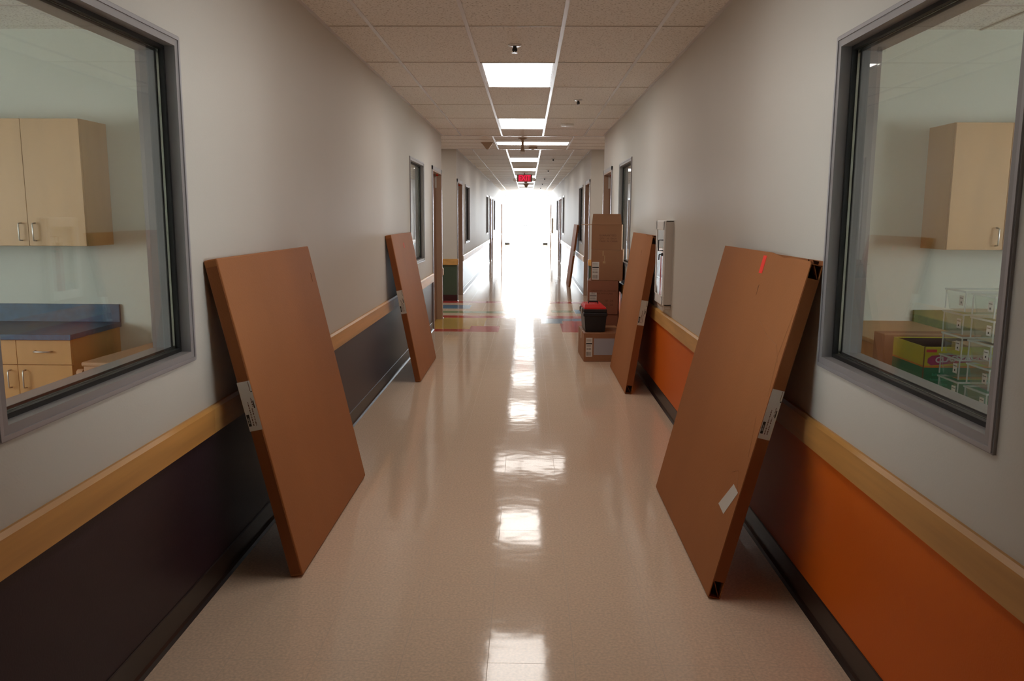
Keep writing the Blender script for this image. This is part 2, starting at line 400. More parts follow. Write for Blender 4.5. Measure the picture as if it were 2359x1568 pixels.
baseboard('baseboard_right', 1, [(Y0, D_NEAR[0] - .05), (D_NEAR[1] + .05, Y1)], 'base_dark')
segs = []; cur = Y2
for d0, d1 in D_H2 + [(END + .05, END)]: segs.append((cur, d0 - .05)); cur = d1 + .05
baseboard('baseboard_left_far', -1, segs, 'base_dark'); baseboard('baseboard_right_far', 1, segs, 'base_dark')
b = MB(); b.box((-4.9, Y2 - .006, 0), (XL - .001, Y2, BASE), 'base_maroon'); b.box((XR + .001, Y2 - .006, 0), (4.9, Y2, BASE), 'base_maroon'); struct(b.build('baseboard_crossing'))

# ---------------------------------------------------------------- corridor windows
def window(idx, side, y0, y1, detail=True):
    """metal frame set in the wall; outer size y0..y1, WZ0..WZ1"""
    x = XL if side < 0 else XR; d = -side; z0, z1 = WZ0, WZ1
    fw = .062
    f = MB()
    def ring(xa, xb, o, i, m):
        """rectangular ring from inset o to inset i"""
        f.box((xa, y0 + o, z0 + o), (xb, y1 - o, z0 + i), m); f.box((xa, y0 + o, z1 - i), (xb, y1 - o, z1 - o), m)
        f.box((xa, y0 + o, z0 + i), (xb, y0 + i, z1 - i), m); f.box((xa, y1 - i, z0 + i), (xb, y1 - o, z1 - i), m)
    ring(x - d * (TH + .012), x + d * .008, 0, .040, 'frame_metal')
    ring(x + d * .008, x + d * .012, .004, .016, 'frame_lip')
    ring(x - d * (TH + .012), x - d * .062, .040, .058, 'frame_metal')
    o = struct(f.build('window_%d' % idx))
    f = MB(); ring(x - d * .046, x - d * .030, .038, .054, 'gasket'); ring(x - d * .061, x - d * .058, .038, .062, 'gasket'); f.build('gasket', o)
    f = MB(); ring(x - d * .056, x - d * .047, .040, .056, 'spacer'); f.build('spacer', o)
    for xx in (x - d * .045, x - d * .0585):
        f = MB(); f.quad([(xx, y0 + .042, z0 + .042), (xx, y1 - .042, z0 + .042), (xx, y1 - .042, z1 - .042), (xx, y0 + .042, z1 - .042)], 'glass'); f.build('glass', o, fix=False)
    return o
n = 1
for (a, b_) in (W_NEAR, W_MID):
    for side in (-1, 1): window(n, side, a, b_); n += 1
for (a, b_) in W_H2:
    for side in (-1, 1): window(n, side, a, b_); n += 1
# outer classroom windows (behind everything, they bring the daylight in)
for sx in (-1, 1):
    for h0, h1 in ((0.0, 2.8), (7.5, 10.5)):
        b = MB(); X = sx * 6.55
        for yq in (h0, (h0 + h1) / 2 - .02, h1 - .04): b.box((X - .03, yq, .9), (X + .03, yq + .04, 2.3), 'aluminium')
        b.box((X - .03, h0, .9), (X + .03, h1, .94), 'aluminium'); b.box((X - .03, h0, 2.26), (X + .03, h1, 2.3), 'aluminium')
        struct(b.build('window_%d' % n)); n += 1

# ---------------------------------------------------------------- doors off the corridors
def door(idx, side, y0, y1, tagged=False):
    x = XL if side < 0 else XR; d = -side
    f = MB(); fw = .05
    f.box((x - d * TH, y0 - .0, 0), (x + d * .012, y0 + fw * .5, DZ), 'door_frame'); f.box((x - d * TH, y1 - fw * .5, 0), (x + d * .012, y1, DZ), 'door_frame')
    f.box((x - d * TH, y0, DZ - fw * .5), (x + d * .012, y1, DZ), 'door_frame')
    for ya, yb in ((y0 - .045, y0 + .006), (y1 - .006, y1 + .045)): f.box((x, ya, 0), (x + d * .014, yb, DZ + .045), 'frame_lip')
    f.box((x, y0 - .045, DZ - .006), (x + d * .014, y1 + .045, DZ + .045), 'frame_metal')
    o = struct(f.build('door_%d' % idx))
    l = MB(); xl = x - d * (TH - .01)
    l.box((xl, y0 + .027, .008), (xl + d * .04, y1 - .027, DZ - .03), 'door_wood', bev=.002); leaf = l.build('door_leaf', o)
    h = MB(); hy = y0 + .1; xx = xl + d * .04
    h.lathe([(.03, 0), (.03, .008), (.011, .01), (.011, .045)] if d > 0 else [(.03, 0), (.03, -.008), (.011, -.01), (.011, -.045)], (xx, hy, 1.0), 'steel', axis='x', seg=12)
    h.tube([(xx + d * .045, hy, 1.0), (xx + d * .05, hy + .11, 1.0)], .009, 'steel'); h.build('door_handle', leaf, smooth=False)
    return o
n = 1
for a, b_ in [D_NEAR] + D_H2:
    for side in (-1, 1): door(n, side, a, b_); n += 1

# ---------------------------------------------------------------- glazed entrance at the end
b = MB(); yE = END; ew = .05
for x in (XL, XR - ew): b.box((x, yE - .03, 0), (x + ew, yE + .05, ZC), 'white_enamel')
b.box((XL, yE - .03, ZC - .04), (XR, yE + .05, ZC), 'white_enamel'); b.box((XL, yE - .03, 2.22), (XR, yE + .05, 2.26), 'white_enamel')
ent = struct(b.build('door_%d' % n))
mid = (XL + XR) / 2 - .07
for x0, x1, hx in ((XL + ew, mid - .004, mid - .06), (mid + .004, XR - ew, mid + .06)):
    f = MB(); st = .035
    f.box((x0, yE, .01), (x0 + st, yE + .04, 2.2), 'white_enamel'); f.box((x1 - st, yE, .01), (x1, yE + .04, 2.2), 'white_enamel')
    f.box((x0, yE, .01), (x1, yE + .04, .06), 'white_enamel'); f.box((x0, yE, 2.16), (x1, yE + .04, 2.2), 'white_enamel')
    lf = f.build('door_leaf', ent)
    f = MB(); f.box((x0 + st, yE + .018, .06), (x1 - st, yE + .024, 2.16), 'glass_clear'); f.build('glass', lf)
    f = MB(); f.lathe([(.03, 0), (.035, -.02), (.02, -.035)], (hx, yE, 1.055), 'black_metal', axis='y', seg=12); f.build('door_lock', lf)
f = MB(); f.box((XL + ew, yE + .01, 2.26), (XR - ew, yE + .016, ZC - .04), 'glass_clear'); f.build('glass', ent)
for sx, x in ((0, XL + .04), (1, XR - .30)):
    b = MB(); b.box((x, END - 1.0, 0), (x + .26, END - .8, .12), 'black_plastic', bev=.01)
    tag(b.build('low_box'), ['small dark low box on the floor by the glazed entrance, on the dark-wainscot side', 'small dark low box on the floor by the glazed entrance, on the orange-wainscot side'][sx], 'box', 'low boxes by the entrance')
b = MB(); b.box((-.95, END + 2.2, 2.17), (.80, END + 2.4, 2.30), 'sky_strip_teal'); b.box((-.98, END + 2.25, -.02), (-.94, END + 2.35, 2.3), 'white_enamel'); b.box((.79, END + 2.25, -.02), (.83, END + 2.35, 2.3), 'white_enamel')  # board and posts added to stand for a strip of blue sky
tag(b.build('sky_strip_board'), 'bright blue board added for the strip of sky above the glazed entrance doors', 'sky strip')

# ---------------------------------------------------------------- ceiling lights
def light_proto():
    o = empty('ceiling_light', (0, 0, 0), '', 'ceiling light')
    f = MB(); L_, W_ = 1.22, .61; hx, hy = W_ / 2 - .012, L_ / 2 - .008
    for a, c in (((-hx, -hy), (-hx + .016, hy)), ((hx - .016, -hy), (hx, hy)), ((-hx, -hy), (hx, -hy + .016)), ((-hx, hy - .016), (hx, hy))):
        f.box((a[0], a[1], -.004), (c[0], c[1], .001), 'grid_white')
    f.build('frame', o)
    f = MB(); f.quad([(-hx + .016, -hy + .016, -.002), (-hx + .016, hy - .016, -.002), (hx - .016, hy - .016, -.002), (hx - .016, -hy + .016, -.002)], 'diffuser'); f.build('diffuser', o, fix=False)
    return o
lp = light_proto(); cxm = (TA + TB) / 2
spots = []
y = 6.604 + .61
LY = [y - 3.66, y, y + 3.66]
names1 = ['lit ceiling light over the two nearest leaning cartons', 'lit ceiling light with the largest bright panel in the ceiling', 'lit ceiling light next beyond the largest bright panel']
first = True
for yy_, lb in zip(LY, names1):
    if first: lp.location = (cxm, yy_, ZC); lp['label'] = lb; lp['group'] = 'ceiling lights'; first = False
    else: copy_thing(lp, (cxm, yy_, ZC), lb, 'ceiling lights')
copy_thing(lp, (.067, 13.72, ZC), 'lit ceiling light turned crosswise over the striped crossing', 'ceiling lights', rz=PI / 2)
copy_thing(lp, (.067 - 2.44, 13.72, ZC), 'unseen ceiling light added in the crossing arm past the dark wainscot corner', 'ceiling lights', rz=PI / 2)  # added lamp, out of view, brightens the wall facing the crossing
copy_thing(lp, (.067 + 2.44, 13.72, ZC), 'unseen ceiling light added in the crossing arm past the orange wainscot corner', 'ceiling lights', rz=PI / 2)  # matching added lamp in the other arm, also out of view
far = ['first lit ceiling light of the far corridor, just past the crossing', 'second lit ceiling light of the far corridor', 'lit ceiling light just before the exit sign', 'lit ceiling light just past the exit sign', 'third lit ceiling light past the exit sign',
       'fourth lit ceiling light past the exit sign', 'fifth lit ceiling light past the exit sign', 'lit ceiling light nearest the glazed entrance']
for k_, lb in enumerate(far): copy_thing(lp, (cxm, 17.65 + 3.66 * k_, ZC), lb, 'ceiling lights')

# ceiling fittings
def sprinkler(x, y, s, label, shade='aluminium'):
    o = empty('fire_sprinkler', (x, y, ZC), label, 'sprinkler', 'fire sprinklers')
    f = MB(); f.lathe([(.001, 0), (.042 * s, 0), (.040 * s, -.006), (.020 * s, -.010), (.001, -.010)], (0, 0, 0), shade, seg=20); f.build('escutcheon', o, smooth=True)
    f = MB(); f.lathe([(.001, -.008), (.011 * s, -.010), (.011 * s, -.035), (.006 * s, -.04), (.001, -.042)], (0, 0, 0), 'black_metal', seg=12)
    for a in (-1, 1): f.tube([(a * .010 * s, 0, -.020), (a * .014 * s, 0, -.035), (0, 0, -.052)], .003 * s, 'black_metal', 6)
    f.lathe([(.001, -.050), (.018 * s, -.050), (.018 * s, -.054), (.001, -.054)], (0, 0, 0), shade, seg=14); f.build('sprinkler_head', o)
    return o
sprinkler(-.103, 5.96, 1.15, 'fire sprinkler with white rim between the camera and the largest ceiling light')
sprinkler(.51, 8.67, 1.0, 'small fire sprinkler beyond the largest ceiling light, toward the orange-wainscot wall')
for y_, t in ((17.3, 'fire sprinkler just past the crossing in the far corridor'), (21.5, 'fire sprinkler before the exit sign'), (26.1, 'first fire sprinkler past the exit sign'), (30.3, 'second fire sprinkler past the exit sign'), (34.5, 'last fire sprinkler toward the glazed entrance')):
    sprinkler(.515, y_, 1.0, t)
f = MB(); f.lathe([(.001, 0), (.085, 0), (.085, -.022), (.078, -.030), (.001, -.030)], (.50, 10.87, ZC), 'white_plastic', seg=28)
tag(f.build('ceiling_speaker'), 'flat round white disc on the ceiling beside the second bright ceiling light', 'detector')
# four sided pointed fitting
o = empty('wireless_unit', (-.675, 13.62, ZC), 'tan downward pointed pyramid fitting on the ceiling over the crossing', 'ceiling unit')
f = MB(); s_ = .10; f.raw([(-s_, -s_, 0), (s_, -s_, 0), (s_, s_, 0), (-s_, s_, 0), (-.015, -.015, -.11), (.015, -.015, -.11), (.015, .015, -.11), (-.015, .015, -.11)], [[0, 1, 2, 3], [4, 5, 6, 7], [0, 1, 5, 4], [1, 2, 6, 5], [2, 3, 7, 6], [3, 0, 4, 7]], 'brown_plastic'); f.build('housing', o)
f = MB(); f.box((-s_ - .005, -s_ - .005, -.008), (s_ + .005, s_ + .005, 0), 'brown_plastic'); f.build('base_plate', o)
# hanging camera on a stem
o = empty('security_camera', (-.092, 12.80, ZC), 'security camera hanging on a tapered stem before the crosswise ceiling light', 'camera')
f = MB(); f.lathe([(.001, 0), (.065, 0), (.06, -.012), (.02, -.03), (.019, -.12), (.035, -.205), (.001, -.205)], (0, 0, 0), 'brown_plastic', seg=20); f.build('stem', o, smooth=True)
f = MB(); f.lathe([(.001, -.200), (.046, -.205), (.046, -.222), (.03, -.245), (.001, -.252)], (0, 0, 0), 'white_plastic', seg=20); f.build('dome', o, smooth=True)
for a in (-1, 1): f = MB(); f.lathe([(.001, -.006), (.022, -.008), (.022, -.022), (.001, -.026)], (a * .052, -.01, 0), 'white_plastic', seg=14); f.build('lamp', o, smooth=True)
# smoke detector
o = empty('smoke_detector', (.077, 14.45, ZC), 'small smoke detector on the ceiling just beyond the crosswise light', 'detector')
f = MB(); f.lathe([(.001, 0), (.075, 0), (.07, -.035), (.001, -.038)], (0, 0, 0), 'brown_plastic', seg=20); f.build('base', o)
f = MB(); f.lathe([(.001, -.036), (.022, -.038), (.022, -.055), (.001, -.065)], (0, 0, 0), 'white_plastic', seg=14); f.build('sensor', o)
for y_, r_, t in ((30.7, .10, 'dark pointed ceiling fitting past the exit sign'), (26.9, .11, 'dark small ceiling fitting right behind the exit sign')):
    f = MB(); f.lathe([(.001, 0), (r_, 0), (r_ * .8, -.05), (.02, -.13), (.001, -.13)], (-.08, y_, ZC), 'brown_plastic', seg=16)
    tag(f.build('ceiling_detector'), t, 'detector')

# exit sign
o = empty('exit_sign', (-.105, 23.0, ZC), 'red lit EXIT sign with two emergency lamps hanging in the far corridor', 'exit sign')
f = MB(); f.box((-.215, -.03, -.245), (.215, .03, -.04), 'exit_housing', bev=.006); f.build('housing', o)
f = MB(); f.box((-.175, -.034, -.232), (.175, -.030, -.052), 'exit_face'); f.build('face', o)
T = frame3((0, -.036, -.142), (1, 0, 0), (0, 0, 1), (0, -1, 0)); text('lettering', 'EXIT', .20, 'exit_red', T, o, squash=.82, bold=.004)
f = MB(); f.tube([(0, 0, 0), (0, 0, -.05)], .015, 'exit_housing'); f.box((-.08, -.04, -.006), (.08, .04, 0), 'exit_housing'); f.build('stem', o)
for a in (-1, 1):
    f = MB(); f.tube([(a * .21, 0, -.20), (a * .25, -.01, -.21)], .012, 'white_plastic'); f.lathe([(.001, .02), (.03, .015), (.045, -.03), (.001, -.034)], (a * .275, -.02, -.185), 'white_plastic', axis='y', seg=14); f.build('emergency_lamp', o)

# ---------------------------------------------------------------- big flat cartons leaning on the walls
def carton(side, xb, ztop, y0, length, t, shear, label, open_ends=False, sticker=None, dog=False, white=None, mark=0, lab=(.61, .81)):
    """xb: where the back lower edge meets the floor; leans with its back upper edge on the wall"""
    xw = XL if side < 0 else XR
    th = math.atan(abs(xw - xb) / ztop); H = ztop / math.cos(th) - .004
    U = Vector((side * math.sin(th), 0, math.cos(th))); N = Vector((-side * math.cos(th), 0, math.sin(th)))
    o = empty('flat_carton', (xb, y0, 0), label, 'cardboard box', 'large flat cartons leaning on the walls')
    Yv = Vector((0, 1, 0)); Us = U + Yv * (shear / H)
    T = frame3((0, 0, 0), Yv, Us, N)          # local x = along the wall, y = up the face, z = out of the back
    if side > 0: pass
    e = .004
    b = MB()
    if not open_ends:
        b.box((0, 0, 0), (length, H, t), 'card', T, bev=.006)
        b.build('carton_body', o)
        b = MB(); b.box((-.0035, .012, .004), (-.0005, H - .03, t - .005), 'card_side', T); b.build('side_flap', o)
    else:
        hole = .075
        b.box((.05, e, e), (length, H - .018, t - e), 'card', T)                    # filled core, set back at the open corners
        b.box((.012, hole, e), (.05, H - hole, t - e), 'card_side', T)
        b.prism([(0, 0), (length, 0), (length, H), (length * .36, H), (length * .30, H - .008), (length * .24, H - .016), (length * .17, H - .008), (.012, H - .012), (0, H - .022)], t - e, t, 'card', T); b.box((0, 0, 0), (length, H, e), 'card', T)
        b.box((0, 0, e), (length, e, t - e), 'card_side', T); b.box((0, H - .018 - e, e), (length, H - .018, t - e), 'card_side', T)
        b.box((.0495, e, e), (.0503, hole, t - e), 'card_inside_shade', T); b.box((.0495, H - hole, e), (.0503, H - e, t - e), 'card_inside_shade', T)  # dark sheets carry the shade of the open corners
        b.build('carton_body', o)
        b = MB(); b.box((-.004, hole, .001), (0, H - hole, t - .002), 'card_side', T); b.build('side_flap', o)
        for z0 in (e, H - hole):
            b = MB(); b.raw([(.004, z0, e), (.004, z0, e + .003), (.004, z0 + hole - e, t - e), (.004, z0 + hole - e, t - e - .003), (.045, z0, e), (.045, z0, e + .003), (.045, z0 + hole - e, t - e), (.045, z0 + hole - e, t - e - .003)],
                  [[0, 1, 2, 3], [4, 5, 6, 7], [0, 1, 5, 4], [1, 2, 6, 5], [2, 3, 7, 6], [3, 0, 4, 7]], 'card_side', T)
            b.build('corner_insert', o)
    # shipping label wrapped on the near narrow side
    l0, l1 = lab; b = MB(); xs = -.0052 if open_ends else -.0045
    b.box((xs, l0 * H / 1.0 if 0 else l0, .001), (xs + .0008, l1, t - .001), 'paper', T)
    lb_ = b.build('shipping_label', o)
    b = MB(); x2 = xs - .0004; h = l1 - l0
    def ink(ya, yb, za, zb, m='ink_soft'):
        if side < 0: za, zb = 1 - zb, 1 - za
        b.box((x2, l0 + ya * h, za * t), (x2 + .0003, l0 + yb * h, zb * t), m, T)
    ink(.10, .34, .72, .93, 'ink')
    rnd = random.Random(int(y0 * 100))
    for zc, ya, yb in ((.56, .10, .60), (.36, .10, .30), (.36, .32, .45), (.26, .48, .66)):
        q = ya
        while q < yb:
            ln = rnd.uniform(.012, .045); ink(q, min(q + ln, yb), zc - .035, zc + .035); q += ln + .012
    ink(.45, .60, .12, .20, 'ink'); ink(.80, .99, .14, .18, 'ink_soft'); ink(.77, .795, .04, .14, 'ink')
    b.build('print', lb_)
    # white lettering on the black patch; it reads up the carton
    O = T @ Vector((x2 - .0004, l0 + .22 * h, (.825 if side > 0 else .175) * t)); zax = Vector((0, -1, 0))
    xax = U; yax = zax.cross(xax)
    text('print', 'BAAN', t * .19, 'paper', frame3(O, xax, yax, zax), lb_, depth=.0001)
    b = MB(); has = False
    if mark:
        b.box((mark, H - .20, t), (mark + .004, H - .15, t + .0006), 'scuff', T); has = True
        b.box((mark + .003, H - .175, t), (mark + .008, H - .155, t + .0006), 'scuff', T)
    if has: b.build('scuff_mark', o)
    if sticker:
        sx_, sw, s0, s1 = sticker; b = MB(); b.box((sx_, H - s1, t + .0002), (sx_ + sw, H - s0, t + .001), 'sticker_red', T); b.build('red_sticker', o)['label'] = 'bright red sticker strip'
    if dog:                                                  # dented near edge and creases
        for pts in ([(.03, H - .42), (.10, H - .36), (.26, H - .34), (.40, H - .30)], [(.02, H - .22), (.05, H - .40), (.02, H - .56)], [(.03, H - .82), (.08, H - .66)], [(.02, H - .98), (.10, H - .90), (.17, H - .93)]):
            b = MB(); b.tube([T @ Vector((p[0], p[1], t + .0002)) for p in pts], .0009, 'crease', 6); b.build('crease', o)
    if white:
        (a0, h0), (a1, h1), (a2, h2), (a3, h3) = white; b = MB()
        vs = [(a0, h0, t + .0003), (a1, h1, t + .0003), (a2, h2, t + .0003), (a3, h3, t + .0003)]
        b.raw(vs + [(p[0], p[1], t + .001) for p in vs], [[0, 1, 2, 3], [4, 5, 6, 7], [0, 1, 5, 4], [1, 2, 6, 5], [2, 3, 7, 6], [3, 0, 4, 7]], 'paper', T); b.build('address_label', o)['label'] = 'white paper label stuck on at a slant'
    return o
carton(-1, -1.017, 1.372, 3.30, 1.37, .056, -.065, 'plain brown flat carton, the nearest one leaning on the wall with dark purple wainscot', mark=1.28, lab=(.672, .885))
carton(1, .800, 1.392, 3.15, 1.375, .050, -.045, 'creased brown flat carton with open corners and a red sticker, leaning beside the large window', open_ends=True, sticker=(.57, .05, .018, .10), dog=True,
       white=((.10, .465), (.02, .455), (.115, .325), (.215, .335)), mark=.56, lab=(.70, .905))
carton(-1, -1.053, 1.375, 7.49, 1.29, .056, -.08, 'brown flat carton with a tiny red mark, the farther one on the dark wainscot wall', sticker=(.62, .022, .095, .145), lab=(.66, .88))
carton(1, .929, 1.395, 7.05, 1.31, .060, -.05, 'brown flat carton leaning behind the white wall cabinet, in front of the box stack', open_ends=True, mark=.50, lab=(.62, .84))
carton(1, .957, 1.375, 18.06, 1.22, .045, -.02, 'distant flat carton leaning in the far corridor beyond the box stack', lab=(.70, .80))

# ---------------------------------------------------------------- stacked boxes by the crossing
def box_label(b, x0, x1, z0, z1, y, T):
    b.box((x0, y - .0008, z0), (x1, y, z1), 'paper', T)
def bars(x0, x1, z0, z1, y, T, seed=1, m='ink'):
    b = MB(); r = random.Random(seed); x = x0
    while x < x1 - .002:
        w_ = r.choice((.002, .003, .005)); b.box((x, y - .0015, z0), (min(x + w_, x1), y - .0009, z1), m, T); x += w_ + r.choice((.002, .003))
    return b
def ship_box(name, fl, w_, d_, z0, h, rz, label, m='card_box', open_top=False, lab=None, prints=(), tapes=True):
    """fl: front corner nearest the corridor middle"""
    o = empty(name, (fl[0], fl[1], z0), label, 'cardboard box', 'cardboard boxes stacked by the crossing', rz)
    b = MB()
    if not open_top:
        b.box((0, 0, .001), (w_, d_, h - .001), m, bev=.004)
        b.box((w_ * .0, d_ / 2 - .001, h - .0015), (w_, d_ / 2 + .001, h + .0002), 'gap_dark')
    else:
        t = .005
        b.box((0, 0, .001), (w_, t, h), m); b.box((0, d_ - t, .001), (w_, d_, h), m); b.box((0, t, .001), (t, d_ - t, h), m); b.box((w_ - t, t, .001), (w_, d_ - t, h), m)
        b.box((t, t, .001), (w_ - t, d_ - t, .006), 'card_inside_shade')
    b.build('box_body', o)
    if tapes:
        b = MB(); b.box((-.0008, d_ / 2 - .03, h - .10), (0, d_ / 2 + .03, h - .002), 'tape'); b.build('packing_tape', o)
    if lab:
        x0, x1, za, zb = lab; b = MB(); b.box((x0, -.0008, za), (x1, 0, zb), 'paper'); lo = b.build('shipping_label', o)
        hh = zb - za; b = MB()
        b.box((x0 + .003, -.0014, za + hh * .66), (x1 - .003, -.0009, za + hh * .72), 'ink')
        for q in (.88, .82, .58, .53): b.box((x0 + .008, -.0014, za + hh * q), (x0 + (x1 - x0) * .8, -.0009, za + hh * (q + .02)), 'ink_grey')
        r = random.Random(int(z0 * 100))
        for (qa, qb) in ((.36, .46), (.05, .26)):
            x = x0 + .006
            while x < x1 - .012:
                ww = r.choice((.002, .003, .005)); b.box((x, -.0014, za + hh * qa), (x + ww, -.0009, za + hh * qb), 'ink_grey'); x += ww + r.choice((.0015, .003))
        b.build('barcode', lo)
    for (s, size, x, z) in prints:
        text('print', s, size, 'ink_soft', frame3((x, -.0006, z), (1, 0, 0), (0, 0, 1), (0, -1, 0)), o, depth=.0002)
    return o
RZ = math.radians(-8)
lowb = ship_box('cardboard_box', (.613, 8.66), .42, .62, 0, .312, math.radians(2.0), 'lowest cardboard box on the floor with the toolbox standing on it', lab=(.022, .092, .055, .262), prints=())
b = MB(); b.box((.108, -.0008, .075), (.33, 0, .255), 'paper_grey'); b.build('grey_label', lowb)
b = MB(); b.box((.12, .40, .313), (.42, .60, .318), 'card_tan', Matrix.Rotation(0, 4, 'X')); b.build('top_flap', lowb)
b = MB(); b.box((-.0008, .12, .06), (0, .40, .26), 'ink_soft'); 
st = (.735, 9.45)
ship_box('cardboard_box', (.715, 9.46), .345, .40, 0, .425, RZ, 'bottom cardboard box of the tall stack, half hidden by the toolbox', m='card_box_dark', lab=(.018, .10, .24, .42), tapes=False)
ship_box('cardboard_box', (.700, 9.45), .355, .42, .425, .395, RZ, 'third cardboard box down in the tall stack, with faded print', m='card_box_dark', lab=(.025, .108, .13, .255),
         prints=(('PACKAGED GLASSWARE', .026, .19, .275), ('HANDLE WITH CARE', .026, .17, .245), ('10   24', .034, .25, .16), ('12   36', .034, .25, .115)))
b2 = ship_box('cardboard_box', (.735, 9.44), .365, .42, .82, .355, RZ, 'second cardboard box down in the tall stack, white label and taped front', lab=(.012, .093, .012, .215))
b = MB(); b.box((.13, -.001, .285), (.142, 0, .345), 'tape'); b.box((.135, -.001, .20), (.165, 0, .225), 'tape'); b.box((.15, -.001, .225), (.158, 0, .29), 'tape'); b.build('torn_tape', b2)
b3 = ship_box('cardboard_box', (.735, 9.45), .345, .42, 1.175, .287, RZ, 'open cardboard box on top of the tall stack with its flaps up', open_top=True, prints=(('GUARANTEED', .030, .185, .165), ('QTY:   10   EACH', .026, .19, .128), ('MADE  IN  CHINA', .026, .195, .098)))
b = MB(); T = frame3((0, 0, .287), (1, 0, 0), (0, .42, .9), (0, -.9, .42)); b.raw([(0, 0, 0), (.345, 0, 0), (.325, .135, 0), (.01, .135, 0), (0, 0, .004), (.345, 0, .004), (.325, .135, .004), (.01, .135, .004)], [[0, 1, 2, 3], [4, 5, 6, 7], [0, 1, 5, 4], [1, 2, 6, 5], [2, 3, 7, 6], [3, 0, 4, 7]], 'card_box', T); b.build('front_flap', b3)
b = MB(); b.box((-.125, .02, .284), (.002, .40, .288), 'card_tan', Matrix.Rotation(0, 4, 'Z')); b.build('side_flap', b3)
b = MB(); b.raw([(0, .0, .287), (0, .10, .287), (.012, .06, .352), (.003, .004, .287), (.003, .10, .287), (.015, .06, .352)], [[0, 1, 2], [3, 4, 5], [0, 1, 4, 3], [1, 2, 5, 4], [2, 0, 3, 5]], 'card_inside_shade'); b.build('corner_flap', b3)

# toolbox
o = empty('toolbox', (.632, 8.74, .3175), 'black toolbox with a red lid standing on the lowest cardboard box', 'toolbox', rz=math.radians(2))
b = MB()
def taper(b, x0, x1, y0, y1, z0, z1, dx, dy, m): b.raw([(x0 + dx, y0 + dy, z0), (x1 - dx, y0 + dy, z0), (x1 - dx, y1 - dy, z0), (x0 + dx, y1 - dy, z0), (x0, y0, z1), (x1, y0, z1), (x1, y1, z1), (x0, y1, z1)], [[0, 1, 2, 3], [4, 5, 6, 7], [0, 1, 5, 4], [1, 2, 6, 5], [2, 3, 7, 6], [3, 0, 4, 7]], m)
taper(b, -.012, .228, 0, .40, 0, .165, .014, .01, 'black_plastic'); b.box((-.024, -.006, .165), (.238, .41, .205), 'black_plastic', bev=.008)
b.box((-.018, 0, .205), (.232, .40, .245), 'black_plastic', bev=.008); b.build('tool_tray', o)
b = MB(); taper(b, -.015, .222, .004, .39, .245, .262, 0, 0, 'red_plastic'); b.raw([(-.010, .01, .262), (.216, .01, .262), (.216, .38, .262), (-.010, .38, .262), (.0, .05, .290), (.19, .05, .290), (.19, .34, .290), (.0, .34, .290)], [[0, 1, 2, 3], [4, 5, 6, 7], [0, 1, 5, 4], [1, 2, 6, 5], [2, 3, 7, 6], [3, 0, 4, 7]], 'red_plastic')
for q in range(9): b.box((.006 + q * .021, .055, .289), (.016 + q * .021, .13, .294), 'red_plastic'); b.box((.006 + q * .021, .24, .289), (.016 + q * .021, .33, .294), 'red_plastic')
b.build('lid', o)
b = MB(); b.tube([(.05, .18, .285), (.05, .18, .312), (.15, .18, .312), (.15, .18, .285)], .010, 'black_plastic'); b.build('handle', o)
for yq in (.08, .30): b = MB(); b.box((-.036, yq, .19), (-.022, yq + .04, .25), 'spacer', bev=.003); b.build('latch', o)

# ---------------------------------------------------------------- white extinguisher cabinet
CX, CY0, CY1, CZ0, CZ1 = 1.056, 6.345, 6.76, .862, 1.525
o = empty('extinguisher_cabinet', (XR, CY0, CZ0), 'white wall cabinet with a glazed door, black handle and key, beside the leaning carton', 'cabinet')
def LO(p): return (p[0] - XR, p[1] - CY0, p[2] - CZ0)
def lbox(b, a, c, m, bev=0): b.box(LO(a), LO(c), m, bev=bev)
b = MB(); t = .012
lbox(b, (CX + .012, CY0, CZ0), (XR, CY0 + t, CZ1), 'cream_enamel', .003); lbox(b, (CX + .012, CY1 - t, CZ0), (XR, CY1, CZ1), 'cream_enamel', .003)
lbox(b, (CX + .012, CY0, CZ1 - t), (XR, CY1, CZ1), 'white_enamel', .003); lbox(b, (CX + .012, CY0, CZ0), (XR, CY1, CZ0 + t), 'cream_enamel', .003)
lbox(b, (XR - .004, CY0, CZ0), (XR, CY1, CZ1), 'white_enamel'); b.build('cabinet_body', o)
b = MB(); fw = .045; xa, xb_ = CX, CX + .012
lbox(b, (xa, CY0 + .002, CZ0 + .004), (xb_, CY0 + fw, CZ1 - .004), 'white_enamel', .003); lbox(b, (xa, CY1 - fw, CZ0 + .004), (xb_, CY1 - .002, CZ1 - .004), 'white_enamel', .003)
lbox(b, (xa, CY0 + .01, CZ1 - .075), (xb_, CY1 - .01, CZ1 - .004), 'white_enamel', .003); lbox(b, (xa, CY0 + .01, CZ0 + .004), (xb_, CY1 - .01, CZ0 + .075), 'white_enamel', .003)
dr = b.build('door', o)
b = MB(); lbox(b, (xa + .004, CY0 + fw, CZ0 + .075), (xa + .008, CY1 - fw, CZ1 - .075), 'glass'); b.build('glass', dr)
b = MB(); hy = CY0 + .045; b.tube([LO(p) for p in ((xa, hy, 1.375), (xa - .035, hy, 1.375), (xa - .035, hy, 1.292), (xa, hy, 1.292))], .0045, 'black_metal'); b.build('handle', dr)
b = MB(); b.lathe([(.012, 0), (.012, -.012), (.004, -.014), (.004, -.03)], LO((xa, hy, 1.262)), 'black_metal', axis='x', seg=12); b.tube([LO(p) for p in ((xa - .028, hy, 1.262), (xa - .03, hy, 1.22))], .005, 'black_metal'); b.build('key', dr)
b = MB(); lbox(b, (XR - .055, CY0 + .02, CZ0 - .030), (XR, CY1 - .06, CZ0), 'cream_enamel', .006); b.build('lower_bracket', o)
o = empty('fire_extinguisher', (XR - .040, CY0 + .15, CZ0 + .012), 'slim red fire extinguisher standing inside the white wall cabinet', 'fire extinguisher')
